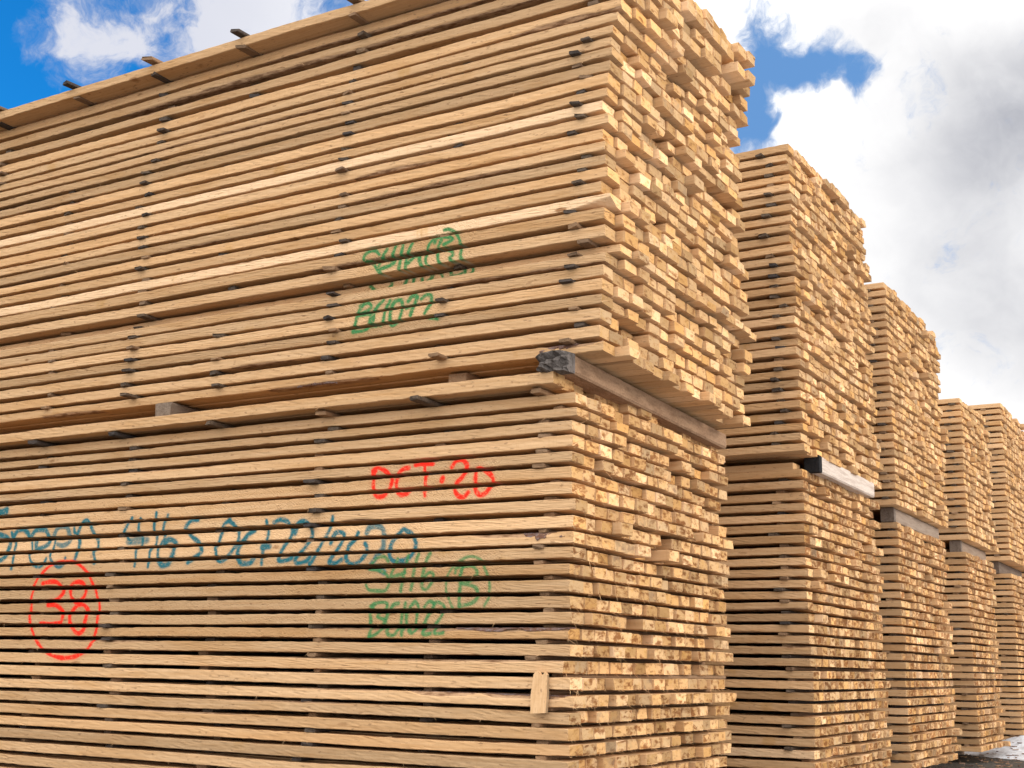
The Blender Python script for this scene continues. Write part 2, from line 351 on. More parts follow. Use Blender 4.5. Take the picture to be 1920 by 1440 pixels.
PAINT_STROKES = [
 (1,0.0076,1.00,[(3.374,1.863),(3.394,1.882),(3.418,1.890),(3.446,1.882),(3.466,1.857),(3.444,1.838),(3.415,1.830),(3.390,1.798),(3.360,1.758),(3.363,1.727),(3.404,1.711),(3.447,1.719),(3.481,1.745)]),
 (1,0.0076,1.00,[(3.331,1.881),(3.351,1.856),(3.368,1.826),(3.378,1.796),(3.334,1.798),(3.293,1.807),(3.284,1.822)]),
 (1,0.0076,1.00,[(3.278,1.894),(3.295,1.855),(3.304,1.813)]),
 (1,0.0076,1.00,[(3.239,1.896),(3.256,1.818),(3.267,1.760),(3.286,1.718)]),
 (1,0.0071,1.00,[(3.182,1.899),(3.203,1.861),(3.220,1.816),(3.227,1.770),(3.233,1.720)]),
 (1,0.0079,1.00,[(3.210,1.799),(3.179,1.822),(3.152,1.821),(3.149,1.797),(3.126,1.744),(3.148,1.723),(3.179,1.716),(3.184,1.740)]),
 (1,0.0059,1.00,[(3.056,1.898),(3.091,1.871),(3.107,1.830),(3.115,1.788),(3.077,1.748),(3.063,1.723),(3.032,1.716)]),
 (1,0.0067,1.00,[(3.018,1.925),(2.987,1.923),(2.951,1.899),(2.928,1.856),(2.926,1.814),(2.930,1.787),(2.902,1.741),(2.927,1.715)]),
 (1,0.0070,1.00,[(3.029,1.876),(3.046,1.844),(3.050,1.794),(3.020,1.740),(3.023,1.721)]),
 (1,0.0074,1.00,[(3.064,1.870),(3.052,1.892),(3.008,1.892),(2.967,1.874),(2.980,1.865),(3.015,1.855)]),
 (1,0.0078,1.00,[(3.005,1.834),(2.979,1.822),(2.969,1.801),(2.986,1.788),(2.946,1.744),(2.971,1.729),(3.024,1.725)]),
 (1,0.0080,1.00,[(3.456,1.633),(3.483,1.601),(3.499,1.555),(3.513,1.508)]),
 (1,0.0076,1.00,[(3.475,1.627),(3.433,1.636),(3.413,1.619),(3.431,1.602),(3.477,1.584),(3.406,1.579),(3.400,1.551),(3.440,1.509),(3.510,1.506)]),
 (1,0.0079,1.00,[(3.344,1.638),(3.376,1.614),(3.397,1.586),(3.419,1.553),(3.413,1.529),(3.380,1.521)]),
 (1,0.0079,1.00,[(3.307,1.633),(3.324,1.604),(3.337,1.574),(3.344,1.536),(3.357,1.518)]),
 (1,0.0078,1.00,[(3.243,1.628),(3.279,1.625),(3.300,1.589),(3.305,1.547),(3.292,1.514),(3.261,1.522),(3.244,1.558),(3.237,1.600),(3.243,1.628)]),
 (1,0.0078,1.00,[(3.206,1.615),(3.185,1.638),(3.157,1.632),(3.165,1.606),(3.182,1.574),(3.190,1.548)]),
 (1,0.0058,1.00,[(3.218,1.582),(3.192,1.590)]),
 (1,0.0073,1.00,[(3.134,1.617),(3.108,1.633),(3.081,1.622),(3.084,1.588),(3.105,1.560),(3.114,1.546)]),
 (1,0.0065,1.00,[(3.086,1.523),(3.038,1.509)]),
 (0,0.0076,1.00,[(3.350,0.823),(3.358,0.846),(3.333,0.856),(3.296,0.842),(3.262,0.810),(3.261,0.784),(3.277,0.748),(3.295,0.728),(3.331,0.728),(3.355,0.752),(3.362,0.786),(3.357,0.824),(3.342,0.845)]),
 (0,0.0074,1.00,[(3.165,0.845),(3.196,0.840),(3.222,0.819),(3.236,0.783),(3.228,0.753),(3.204,0.729),(3.173,0.730),(3.160,0.738)]),
 (0,0.0071,1.00,[(3.130,0.854),(3.081,0.857),(3.033,0.852)]),
 (0,0.0067,1.00,[(3.081,0.855),(3.079,0.807),(3.079,0.759),(3.076,0.717)]),
 (0,0.0098,1.00,[(2.995,0.782),(2.991,0.791)]),
 (0,0.0076,1.00,[(2.937,0.835),(2.921,0.856),(2.887,0.861),(2.865,0.845),(2.864,0.823),(2.889,0.792),(2.918,0.765),(2.923,0.736),(2.903,0.707),(2.873,0.701),(2.853,0.722)]),
 (0,0.0079,1.00,[(2.822,0.802),(2.823,0.770),(2.820,0.738),(2.802,0.708),(2.769,0.710),(2.745,0.737),(2.734,0.765),(2.751,0.795),(2.789,0.818),(2.810,0.820)]),
 (2,0.0129,1.00,[(5.891,0.766),(5.832,0.778)]),
 (2,0.0091,0.90,[(5.894,0.650),(5.832,0.644),(5.792,0.632),(5.771,0.602),(5.785,0.553),(5.818,0.521),(5.859,0.504)]),
 (2,0.0061,1.00,[(5.756,0.656),(5.741,0.630),(5.722,0.593),(5.734,0.537),(5.738,0.462)]),
 (2,0.0079,1.00,[(5.735,0.630),(5.711,0.661),(5.658,0.666),(5.629,0.647),(5.615,0.629)]),
 (2,0.0089,0.85,[(5.595,0.632),(5.563,0.663),(5.500,0.660),(5.469,0.631),(5.459,0.592),(5.507,0.569),(5.553,0.563),(5.563,0.595)]),
 (2,0.0053,1.00,[(5.595,0.597),(5.588,0.554),(5.606,0.533),(5.590,0.498),(5.533,0.465),(5.493,0.474),(5.472,0.509)]),
 (2,0.0081,0.75,[(5.425,0.629),(5.397,0.667),(5.336,0.668),(5.306,0.632),(5.301,0.597),(5.349,0.575),(5.396,0.583)]),
 (2,0.0053,1.00,[(5.413,0.598),(5.423,0.556),(5.442,0.529),(5.429,0.497),(5.373,0.463),(5.329,0.474),(5.324,0.508)]),
 (2,0.0066,1.00,[(5.276,0.669),(5.267,0.638),(5.231,0.598),(5.231,0.557),(5.252,0.496)]),
 (2,0.0066,1.00,[(5.246,0.630),(5.222,0.677),(5.190,0.697),(5.158,0.678),(5.128,0.636),(5.096,0.597),(5.090,0.556),(5.112,0.533),(5.099,0.492),(5.102,0.475)]),
 (2,0.0059,1.00,[(4.859,0.697),(4.873,0.668),(4.897,0.627),(4.882,0.597),(4.862,0.575)]),
 (2,0.0126,0.70,[(4.874,0.580),(4.816,0.582),(4.754,0.580)]),
 (2,0.0051,1.00,[(4.799,0.690),(4.796,0.635),(4.779,0.593),(4.778,0.560),(4.804,0.536),(4.805,0.494),(4.809,0.453)]),
 (2,0.0054,1.00,[(4.692,0.715),(4.689,0.636),(4.679,0.598),(4.683,0.557),(4.708,0.525),(4.710,0.492),(4.716,0.447)]),
 (2,0.0058,1.00,[(4.610,0.701),(4.626,0.637),(4.627,0.588),(4.647,0.564),(4.655,0.540),(4.654,0.499),(4.642,0.466)]),
 (2,0.0090,0.85,[(4.624,0.563),(4.592,0.579),(4.551,0.565),(4.552,0.524),(4.565,0.488),(4.579,0.460),(4.618,0.453),(4.642,0.470)]),
 (2,0.0073,1.00,[(4.401,0.667),(4.444,0.663),(4.475,0.636),(4.454,0.598),(4.402,0.564),(4.371,0.531),(4.374,0.507),(4.415,0.484),(4.452,0.465)]),
 (2,0.0068,1.00,[(4.195,0.659),(4.230,0.634),(4.248,0.591),(4.263,0.552),(4.279,0.528),(4.270,0.488),(4.247,0.464),(4.211,0.475),(4.177,0.509),(4.144,0.548),(4.137,0.595),(4.161,0.631),(4.200,0.653)]),
 (2,0.0079,0.90,[(4.039,0.601),(4.079,0.585),(4.117,0.547),(4.140,0.508),(4.132,0.473),(4.104,0.452),(4.057,0.451),(4.034,0.474)]),
 (2,0.0051,1.00,[(3.966,0.647),(3.954,0.592),(3.963,0.550),(3.981,0.511),(3.983,0.442)]),
 (2,0.0090,1.00,[(3.987,0.525),(3.946,0.526)]),
 (2,0.0066,1.00,[(3.918,0.635),(3.884,0.648),(3.838,0.634),(3.811,0.598),(3.818,0.564),(3.850,0.527),(3.877,0.485),(3.874,0.454),(3.811,0.464),(3.807,0.476)]),
 (2,0.0069,1.00,[(3.794,0.578),(3.782,0.620),(3.749,0.634),(3.719,0.625),(3.695,0.594),(3.695,0.560),(3.726,0.519),(3.758,0.489),(3.781,0.460),(3.770,0.444),(3.722,0.451),(3.699,0.469)]),
 (2,0.0061,1.00,[(3.576,0.648),(3.583,0.612),(3.609,0.564),(3.635,0.527),(3.657,0.494),(3.678,0.457),(3.697,0.439)]),
 (2,0.0064,1.00,[(3.583,0.529),(3.562,0.570),(3.534,0.577),(3.509,0.564),(3.521,0.531),(3.543,0.498),(3.574,0.462),(3.582,0.440),(3.544,0.439),(3.517,0.453)]),
 (2,0.0063,0.90,[(3.430,0.569),(3.447,0.540),(3.474,0.518),(3.490,0.482),(3.489,0.452),(3.464,0.433),(3.423,0.439),(3.388,0.468),(3.380,0.501),(3.391,0.520)]),
 (2,0.0085,0.75,[(3.384,0.567),(3.367,0.593),(3.326,0.595),(3.293,0.575),(3.290,0.520),(3.294,0.498),(3.328,0.455),(3.353,0.416),(3.317,0.411),(3.275,0.392)]),
 (2,0.0066,0.85,[(3.186,0.578),(3.211,0.554),(3.245,0.518),(3.253,0.482),(3.247,0.453),(3.219,0.438),(3.162,0.444),(3.128,0.472),(3.117,0.514),(3.140,0.551),(3.181,0.578)]),
 (0,0.0065,1.00,[(5.325,0.491),(5.406,0.479),(5.478,0.440),(5.524,0.380),(5.551,0.320),(5.556,0.256),(5.547,0.191),(5.523,0.136),(5.478,0.076),(5.413,0.034),(5.338,0.007),(5.262,0.002),(5.178,0.013),(5.113,0.036),(5.079,0.075),(5.052,0.121),(5.040,0.183),(5.041,0.252),(5.060,0.314),(5.090,0.369),(5.124,0.413),(5.181,0.454),(5.248,0.485),(5.325,0.491)]),
 (0,0.0089,1.00,[(5.339,0.009),(5.262,0.002),(5.178,0.013),(5.108,0.040)]),
 (0,0.0089,1.00,[(5.463,0.379),(5.405,0.387),(5.357,0.382),(5.318,0.357),(5.311,0.329),(5.345,0.302),(5.390,0.286)]),
 (0,0.0092,1.00,[(5.430,0.271),(5.370,0.266),(5.306,0.230),(5.301,0.195),(5.327,0.175),(5.463,0.171)]),
 (0,0.0091,1.00,[(5.194,0.383),(5.233,0.376),(5.256,0.348),(5.247,0.305),(5.202,0.269),(5.155,0.265),(5.123,0.233),(5.128,0.187),(5.139,0.144),(5.176,0.125),(5.213,0.144),(5.242,0.183),(5.243,0.234),(5.202,0.269),(5.160,0.300),(5.142,0.339),(5.158,0.374),(5.194,0.383)]),
 (1,0.0064,0.85,[(3.258,0.440),(3.280,0.459),(3.318,0.455),(3.342,0.435),(3.358,0.408),(3.315,0.401),(3.273,0.390),(3.253,0.366),(3.253,0.335),(3.273,0.312),(3.315,0.313),(3.357,0.317),(3.373,0.337)]),
 (1,0.0064,0.85,[(3.209,0.449),(3.220,0.415),(3.239,0.375),(3.201,0.378),(3.165,0.387)]),
 (1,0.0064,0.85,[(3.152,0.461),(3.162,0.414),(3.172,0.371),(3.183,0.338),(3.186,0.308)]),
 (1,0.0067,0.85,[(3.099,0.466),(3.110,0.436),(3.120,0.376),(3.130,0.337),(3.135,0.314)]),
 (1,0.0067,0.85,[(3.038,0.468),(3.057,0.435),(3.067,0.389),(3.078,0.343),(3.073,0.319),(3.053,0.316),(3.030,0.342),(3.015,0.374),(3.035,0.385),(3.059,0.369)]),
 (1,0.0054,0.80,[(2.766,0.242),(2.741,0.286),(2.738,0.337),(2.751,0.382),(2.783,0.431),(2.829,0.449),(2.883,0.434),(2.929,0.392),(2.954,0.341),(2.948,0.288),(2.923,0.236)]),
 (1,0.0068,0.90,[(2.870,0.401),(2.881,0.362),(2.883,0.320),(2.890,0.275),(2.888,0.243)]),
 (1,0.0065,0.85,[(2.905,0.382),(2.898,0.401),(2.863,0.407),(2.820,0.406),(2.797,0.386),(2.804,0.364),(2.841,0.342),(2.872,0.336),(2.818,0.325),(2.798,0.306),(2.801,0.277),(2.831,0.255),(2.888,0.243)]),
 (1,0.0067,0.90,[(3.329,0.256),(3.339,0.212),(3.333,0.179),(3.343,0.139),(3.350,0.112)]),
 (1,0.0064,0.90,[(3.345,0.246),(3.304,0.262),(3.262,0.259),(3.265,0.232),(3.301,0.202),(3.262,0.186),(3.274,0.159),(3.313,0.126),(3.346,0.116)]),
 (1,0.0066,0.90,[(3.200,0.258),(3.228,0.248),(3.247,0.212),(3.257,0.166),(3.247,0.126),(3.214,0.123),(3.195,0.149)]),
 (1,0.0069,0.90,[(3.163,0.258),(3.171,0.212),(3.175,0.166),(3.175,0.123)]),
 (1,0.0066,0.90,[(3.115,0.264),(3.142,0.235),(3.148,0.195),(3.142,0.149),(3.121,0.130),(3.102,0.156),(3.094,0.211),(3.098,0.247),(3.115,0.264)]),
 (1,0.0069,0.90,[(3.066,0.241),(3.042,0.263),(3.018,0.253),(3.029,0.221),(3.051,0.179),(3.066,0.146),(3.061,0.127),(3.025,0.130)]),
 (1,0.0068,0.90,[(3.018,0.253),(2.995,0.260),(2.967,0.246),(2.965,0.211),(2.992,0.175),(3.010,0.146),(3.002,0.130),(2.963,0.133)]),
]

# ---------------------------------------------------------------- geometry helpers
rng = np.random.default_rng(20)


class Soup:
    """collects vertices, faces and the attributes of one mesh"""
    def __init__(self):
        self.v, self.f, self.w, self.pc, self.pa, self.bk = [], [], [], [], [], []
        self.n = 0

    def add(self, v, faces, wood, paint=None, amount=None, bark=None):
        v = np.asarray(v, float)
        self.v.append(v)
        self.f.extend([tuple(int(i) + self.n for i in f) for f in faces])
        w = np.empty((len(v), 4)); w[:] = wood
        self.w.append(w)
        self.pc.append(np.ones((len(v), 4)) if paint is None else paint)
        self.pa.append(np.zeros(len(v)) if amount is None else amount)
        self.bk.append(np.zeros(len(v)) if bark is None else bark)
        self.n += len(v)

    def build(self, name, mat, origin=None, paint=False):
        v = np.concatenate(self.v)
        origin = np.zeros(3) if origin is None else np.asarray(origin, float)
        me = bpy.data.meshes.new(name)
        me.from_pydata((v - origin).tolist(), [], self.f)
        a = me.attributes.new('wood', 'FLOAT_COLOR', 'POINT')
        a.data.foreach_set('color', np.concatenate(self.w).astype(np.float32).ravel())
        bk = np.concatenate(self.bk)
        if bk.any():
            a = me.attributes.new('bark', 'FLOAT', 'POINT')
            a.data.foreach_set('value', bk.astype(np.float32))
        if paint:
            a = me.attributes.new('paint', 'FLOAT_COLOR', 'POINT')
            a.data.foreach_set('color', np.concatenate(self.pc).astype(np.float32).ravel())
            a = me.attributes.new('paint_amount', 'FLOAT', 'POINT')
            a.data.foreach_set('value', np.concatenate(self.pa).astype(np.float32))
        me.materials.append(mat)
        o = bpy.data.objects.new(name, me)
        o.location = origin
        scene.collection.objects.link(o)
        return o


def tag(o, label=None, category=None, group=None, kind=None):
    for k, v in (('label', label), ('category', category), ('group', group), ('kind', kind)):
        if v:
            o[k] = v
    return o


def project(P):
    c = (np.atleast_2d(P) - np.array([0, 0, H])) @ MW
    d = np.maximum(-c[:, 2], 1e-3)
    return np.stack([c[:, 0] / d * F_PX + 960, 720 - c[:, 1] / d * F_PX], 1)


def poly_area(q):
    x, y = q[:, 0], q[:, 1]
    return abs(np.dot(x, np.roll(y, 1)) - np.dot(y, np.roll(x, 1))) / 2


def section(w, t, cham, wane=None):
    """outline of a board's cross-section, corner by corner, anticlockwise seen from its end: (x, z)"""
    c = [cham * rng.uniform(0.6, 1.6) for _ in range(4)]
    pts = []
    corners = [(0, 0), (w, 0), (w, t), (0, t)]
    for i, (cx, cz) in enumerate(corners):
        r = c[i]; steps = 1
        if wane is not None and wane[0] == i:
            r = wane[1]; steps = 3
        sx, sz = (1 if cx == 0 else -1), (1 if cz == 0 else -1)
        ox, oz = cx + sx * r, cz + sz * min(r, t * 0.8)
        rz = min(r, t * 0.8)
        a0 = {0: math.pi, 1: 1.5 * math.pi, 2: 0.0, 3: 0.5 * math.pi}[i]
        for k in range(steps + 1):
            a = a0 + (math.pi / 2) * k / steps
            pts.append((ox + r * math.cos(a), oz + rz * math.sin(a)))
    return np.array(pts)


def prism(soup, org, w, t, L, wood, cham=0.0022, wane=None, axis='y', rough=0.0012, skew=0.0, shear=(0.0, 0.0), end_wood=None):
    """a sawn piece: w across, t high, L long from its near end; shear moves the far end (across, up)"""
    s = section(w, t, cham, wane)
    k = len(s)
    cen = s.mean(0)
    rings = []
    for yy, shrink in ((0.0, 0.965), (min(0.004, L * 0.2), 1.0), (L - min(0.004, L * 0.2), 1.0), (L, 0.965)):
        q = cen + (s - cen) * shrink
        f = yy / L
        y = np.full(k, yy)
        if yy < 0.005:
            y = y + rng.normal(0, rough, k) + skew * (s[:, 0] - w / 2)
        rings.append(np.stack([q[:, 0] + shear[0] * f, y, q[:, 1] + shear[1] * f], 1))
    v = np.concatenate(rings)
    faces = [tuple(range(k))]
    for r in range(3):
        a = r * k
        for i in range(k):
            j = (i + 1) % k
            faces.append((a + j, a + i, a + k + i, a + k + j))
    faces.append(tuple(3 * k + i for i in reversed(range(k))))
    if axis == 'x':            # length along x, width along y
        v = np.stack([v[:, 1], w - v[:, 0], v[:, 2]], 1)
    soup.add(v + np.asarray(org), faces, wood)


def smooth_noise(n, step, amp):
    """a band of smooth random values: n samples, one knot every `step` samples"""
    m = max(4, int(n / step) + 3)
    k = rng.normal(0, 1, m)
    x = np.linspace(0, m - 1.001, n)
    i = x.astype(int); f = x - i; f = f * f * (3 - 2 * f)
    return amp * (k[i] * (1 - f) + k[np.minimum(i + 1, m - 1)] * f)


PAINT_COLOURS = {0: (0.86, 0.018, 0.010), 1: (0.035, 0.205, 0.070), 2: (0.001, 0.135, 0.170)}


def spline(pts):
    P = np.array(pts, float)
    if len(P) == 2:
        return P
    Q = np.concatenate([[2 * P[0] - P[1]], P, [2 * P[-1] - P[-2]]])
    out = []
    for i in range(len(P) - 1):
        p0, p1, p2, p3 = Q[i:i + 4]
        for u in np.linspace(0, 1, 6, endpoint=False):
            out.append(0.5 * (2 * p1 + (p2 - p0) * u + (2 * p0 - 5 * p1 + 4 * p2 - p3) * u ** 2 + (3 * p1 - p0 - 3 * p2 + p3) * u ** 3))
    out.append(P[-1])
    return np.array(out)


STROKES = [(c, hw * (1.45, 1.22, 1.60)[c], a if c != 2 else min(1.0, a * 1.15), spline([(y, z + H) for y, z in p])) for c, hw, a, p in PAINT_STROKES]


def paint_at(y, z):
    """colour and cover of the sprayed marks at points of the long face"""
    col = np.ones((len(y), 4)); am = np.zeros(len(y))
    lo, hi, zl, zh = y.min(), y.max(), z.min(), z.max()
    for c, hw, a, P in STROKES:
        m = hw * 3
        if P[:, 0].max() < lo - m or P[:, 0].min() > hi + m or P[:, 1].max() < zl - m or P[:, 1].min() > zh + m:
            continue
        sel = np.where((y > P[:, 0].min() - m) & (y < P[:, 0].max() + m))[0]
        if not len(sel):
            continue
        q = np.stack([y[sel], z[sel]], 1)
        d = np.full(len(sel), 9.0)
        for i in range(len(P) - 1):
            ab = P[i + 1] - P[i]
            u = np.clip(((q - P[i]) @ ab) / max(ab @ ab, 1e-12), 0, 1)
            d = np.minimum(d, np.linalg.norm(q - P[i] - u[:, None] * ab, axis=1))
        d = d + hw * 0.22 * np.sin(q[:, 0] * 37 + q[:, 1] * 61) * np.sin(q[:, 1] * 45 - q[:, 0] * 23)
        soft = 1.18 if c == 0 else 1.45
        e = np.clip((hw * soft - d) / (hw * (soft - 0.62)), 0, 1)
        e = e * e * (3 - 2 * e) * a
        halo = 0.16 * np.exp(-(d / (1.6 * hw)) ** 2)
        e = np.maximum(e, halo)
        rgb = np.array(PAINT_COLOURS[c])
        old = am[sel]
        new = old + e * (1 - old)
        f = np.where(new > 1e-4, e / np.maximum(new, 1e-4), 0)[:, None]
        col[sel, :3] = col[sel, :3] * (1 - f) + rgb * f
        am[sel] = new
    return col, am


def edge_board(soup, org, w, t, L, wood, fine=None, near=None, paint=False, wane=None, bow=0.003, rough=0.0012, cut=None):
    """a long board whose narrow face shows: the face is finely divided, waved and, where the log's edge was left, waned.
    wane = list of (y centre, half length, depth, top?); cut = (length, depth): a bite out of the lower front corner of the near end"""
    y0, z0 = org[1], org[2]
    L_near = L if near is None else near
    ys = list(np.arange(0.02, L_near, 0.035)) + [L_near + (L - L_near) * k / 4 for k in range(5)]
    if fine is not None:
        a, b = fine
        ys = [q for q in ys if not (a - y0 < q < b - y0)] + list(np.arange(max(a - y0, 0.02), min(b - y0, L - 0.02), 0.0055))
    ys = np.array(sorted(set([0.0, 0.004] + ys + [L])))
    ys = ys[np.concatenate([[True], np.diff(ys) > 0.0012])]
    R = len(ys)
    K = 11 if fine is not None else 6
    c = 0.0028
    zf = np.concatenate([[0.0], np.linspace(c, t - c, K), [t]])
    xf = np.concatenate([[c], np.zeros(K), [c]])
    back = np.array([(w, t), (w, 0.0)])
    x = np.concatenate([xf, back[:, 0]]); z = np.concatenate([zf, back[:, 1]])
    S = len(x)
    X = np.tile(x, (R, 1)); Z = np.tile(z, (R, 1)); Y = np.tile(ys[:, None], (1, S))
    # position-based smooth curves so that the fine part and the coarse part agree
    grid = np.linspace(0, L, 400)
    def curve(step, amp):
        return np.interp(ys, grid, smooth_noise(400, step, amp))
    bowx, bowz = curve(60, bow), curve(70, bow * 0.55)
    X += bowx[:, None]; Z += bowz[:, None]
    edge_t, edge_b = np.abs(curve(4, 0.0013)), np.abs(curve(4, 0.0013))
    nf = K + 2
    front = np.arange(nf)
    X[:, front] += rng.normal(0, rough * 0.6, (R, nf))
    Z[:, nf - 1] -= edge_t; Z[:, nf - 2] -= edge_t * 0.7
    Z[:, 0] += edge_b; Z[:, 1] += edge_b * 0.7
    stain = np.zeros((R, S))
    for (yc, hl, dep, top) in (wane or ()):
        d = dep * np.clip(1 - ((ys - yc) / hl) ** 2, 0, 1) ** 0.6 * (0.85 + curve(9, 0.16))
        d = np.clip(d, 0, t * 0.8)
        for i in front:
            over = (z[i] - (t - d)) if top else (d - z[i])
            over = np.clip(over, 0, None)
            X[:, i] += over * 0.75 + (over > 0) * rng.normal(0, 0.0007, R)
            stain[:, i] = np.maximum(stain[:, i], np.clip(over / 0.006, 0, 1) * (dep > 0.008))
    if cut is not None:
        m = ys < cut[0]
        d = cut[1] * (1 - ys[m] / cut[0])
        for i in front:
            X[m, i] += np.clip(d - z[i], 0, None) * 2.2
    # the end cap follows its own ring
    Y[0, :] += rng.normal(0, rough, S)
    cx, cz = X[0].mean(), Z[0].mean()
    X[0] = cx + (X[0] - cx) * 0.992; Z[0] = cz + (Z[0] - cz) * 0.965
    v = np.stack([X, Y, Z], 2).reshape(-1, 3) + np.asarray(org)
    r = np.arange(R - 1)[:, None]; i = np.arange(S)[None, :]; j = (i + 1) % S
    q = np.stack([r * S + i, r * S + j, (r + 1) * S + j, (r + 1) * S + i], 2).reshape(-1, 4)
    wd = np.empty((len(v), 4)); wd[:] = wood
    pc = pa = None
    if paint:
        fidx = (np.arange(R)[:, None] * S + front[None, :]).ravel()
        sub = fidx[(v[fidx, 1] > fine[0] - 0.05) & (v[fidx, 1] < fine[1] + 0.05)]
        pc = np.ones((len(v), 4)); pa = np.zeros(len(v))
        if len(sub):
            pc[sub], pa[sub] = paint_at(v[sub, 1], v[sub, 2])
    faces = [tuple(map(int, f)) for f in q]
    soup.add(v, faces, wd, pc, pa, stain.ravel())
    # caps with vertices of their own, so that the end keeps its own stain
    for ring, rev in ((0, True), (R - 1, False)):
        cv = v[ring * S:(ring + 1) * S]
        f = tuple(range(S))
        soup.add(cv, [tuple(reversed(f)) if rev else f], wood)


def bark_strip(parent, org, t, patches, label):
    """bark left on the waned upper or lower edge of a board: a child of that board"""
    s = Soup()
    for (yc, hl, h, top, wd) in patches:
        R, C = 46, 6
        ys = np.linspace(yc - hl, yc + hl, R)
        env = np.clip(1 - np.abs((ys - yc) / hl) ** 3, 0, 1) ** 0.5
        lo = np.clip(h * env * (0.75 + smooth_noise(R, 4, 0.28)), 0.001, t * 0.85)
        v = []
        for i in range(R):
            for c in range(C):
                f = c / (C - 1)
                d = lo[i] * f
                zz = t + 0.0015 - d if top else d - 0.0015
                over = (h - d)
                bul = 0.0045 * math.sin(math.pi * min(max(f, 0.02), 0.98)) ** 0.6 * env[i]
                v.append((org[0] + max(0.0, over) * 0.70 - bul - 0.0005 + rng.normal(0, 0.0009), ys[i] + rng.normal(0, 0.002), org[2] + zz + rng.normal(0, 0.0006)))
        fs = [(i * C + c, (i + 1) * C + c, (i + 1) * C + c + 1, i * C + c + 1) for i in range(R - 1) for c in range(C - 1)]
        if not top:
            fs = [q[::-1] for q in fs]
        s.add(v, fs, wd)
    o = s.build("bark", BARK, origin=org)
    o.parent = parent; o.location = (0, 0, 0)
    o['label'] = label
    m = o.modifiers.new('thick', 'SOLIDIFY'); m.thickness = 0.004; m.offset = -1

# ---------------------------------------------------------------- ground
def ground_height(x, y):
    return (0.03 * np.sin(x * 0.7 + 1.3) * np.cos(y * 0.6) + 0.02 * np.sin(x * 1.9) * np.sin(y * 1.7 + 2)) * np.clip((np.hypot(x, y) - 2) / 6, 0, 1)


def sheet(name, xs, ys, hf, mat):
    X, Y = np.meshgrid(xs, ys, indexing='ij')
    Z = hf(X, Y)
    nx, ny = len(xs), len(ys)
    me = bpy.data.meshes.new(name)
    idx = np.arange(nx * ny).reshape(nx, ny)
    q = np.stack([idx[:-1, :-1], idx[1:, :-1], idx[1:, 1:], idx[:-1, 1:]], 2).reshape(-1, 4)
    me.from_pydata(np.stack([X, Y, Z], 2).reshape(-1, 3).tolist(), [], q.tolist())
    me.materials.append(mat)
    me.polygons.foreach_set('use_smooth', np.ones(len(q), bool))
    o = bpy.data.objects.new(name, me)
    scene.collection.objects.link(o)
    return o


gx = np.concatenate([[-900, -300, -100, -40], np.arange(-15, 32, 0.5), [40, 70, 150, 400, 1200]])
gy = np.concatenate([[-900, -300, -100, -40], np.arange(-15, 16, 0.5), [25, 60, 150, 400, 1200]])
tag(sheet("ground", gx, gy, lambda x, y: np.minimum(ground_height(x, y), 0.0) - 0.005, GROUND), kind='structure')


def snow_height(x, y):
    """old snow: a bank beyond the fourth stack, a thin ragged sheet in front, bare wet gravel where trucks drive"""
    n = 0.5 * np.sin(1.7 * x + 0.6 * y) * np.sin(2.3 * y - 0.4 * x + 1.0) + 0.3 * np.sin(4.1 * x + 2.0) * np.sin(3.7 * y + 0.5) + 0.2 * np.sin(9.0 * x - 5.0 * y) * np.sin(8.1 * y + 3.0 * x)
    bank = 0.20 * np.exp(-(((x - 14.9) / 0.9) ** 2 + ((y - 2.25) / 0.42) ** 2)) + 0.10 * np.exp(-(((x - 15.6) / 1.3) ** 2 + ((y - 1.6) / 0.5) ** 2))
    front = 0.07 * np.clip((2.02 - y + 0.06 * (x - 11)) / 0.25, -1, 1) * np.clip((x - 6) / 2, 0, 1) * np.exp(-((x - 11.1) / 1.3) ** 2)
    yard = 0.12 * np.clip((0.9 - y) / 0.8, -1, 1)
    bare = -0.13 * np.exp(-(((x - 13.0) / 0.75) ** 2 + ((y - 2.1) / 0.40) ** 2))
    return -0.035 + bank + np.maximum(front, yard) * 1.0 + bare + 0.022 * n


tag(sheet("snow", np.concatenate([np.arange(-14, 8, 0.5), np.arange(8, 19, 0.04), np.arange(19, 40, 0.5)]),
          np.concatenate([np.arange(-30, -2, 0.7), np.arange(-2, 4.0, 0.04), np.arange(4, 9, 0.5)]), snow_height, SNOW),
    "old grey white snow lying in patches on the wet gravel", "snow", kind='stuff')

# ---------------------------------------------------------------- the lumber bundles
ORD = "bottom second third fourth fifth sixth seventh eighth ninth tenth eleventh twelfth thirteenth fourteenth fifteenth sixteenth seventeenth eighteenth nineteenth twentieth twenty-first twenty-second twenty-third twenty-fourth twenty-fifth twenty-sixth twenty-seventh twenty-eighth twenty-ninth thirtieth thirty-first thirty-second thirty-third".split()


def layers_from_tops(tops, gap=0.0195, last=0.044):
    out = []
    for i, z in enumerate(tops):
        t = (z - tops[i + 1] - gap) if i + 1 < len(tops) else last
        t = min(max(t, 0.036), 0.0515)
        out.append([z - t, t])
    return out


def even_layers(top, bottom, pitch=0.0655):
    n = max(2, round((top - bottom) / pitch))
    p = (top - bottom + 0.02) / n
    return [[top - p * i - (p - 0.0195) + rng.normal(0, 0.0012), p - 0.0195 + rng.normal(0, 0.0010)] for i in range(n)]


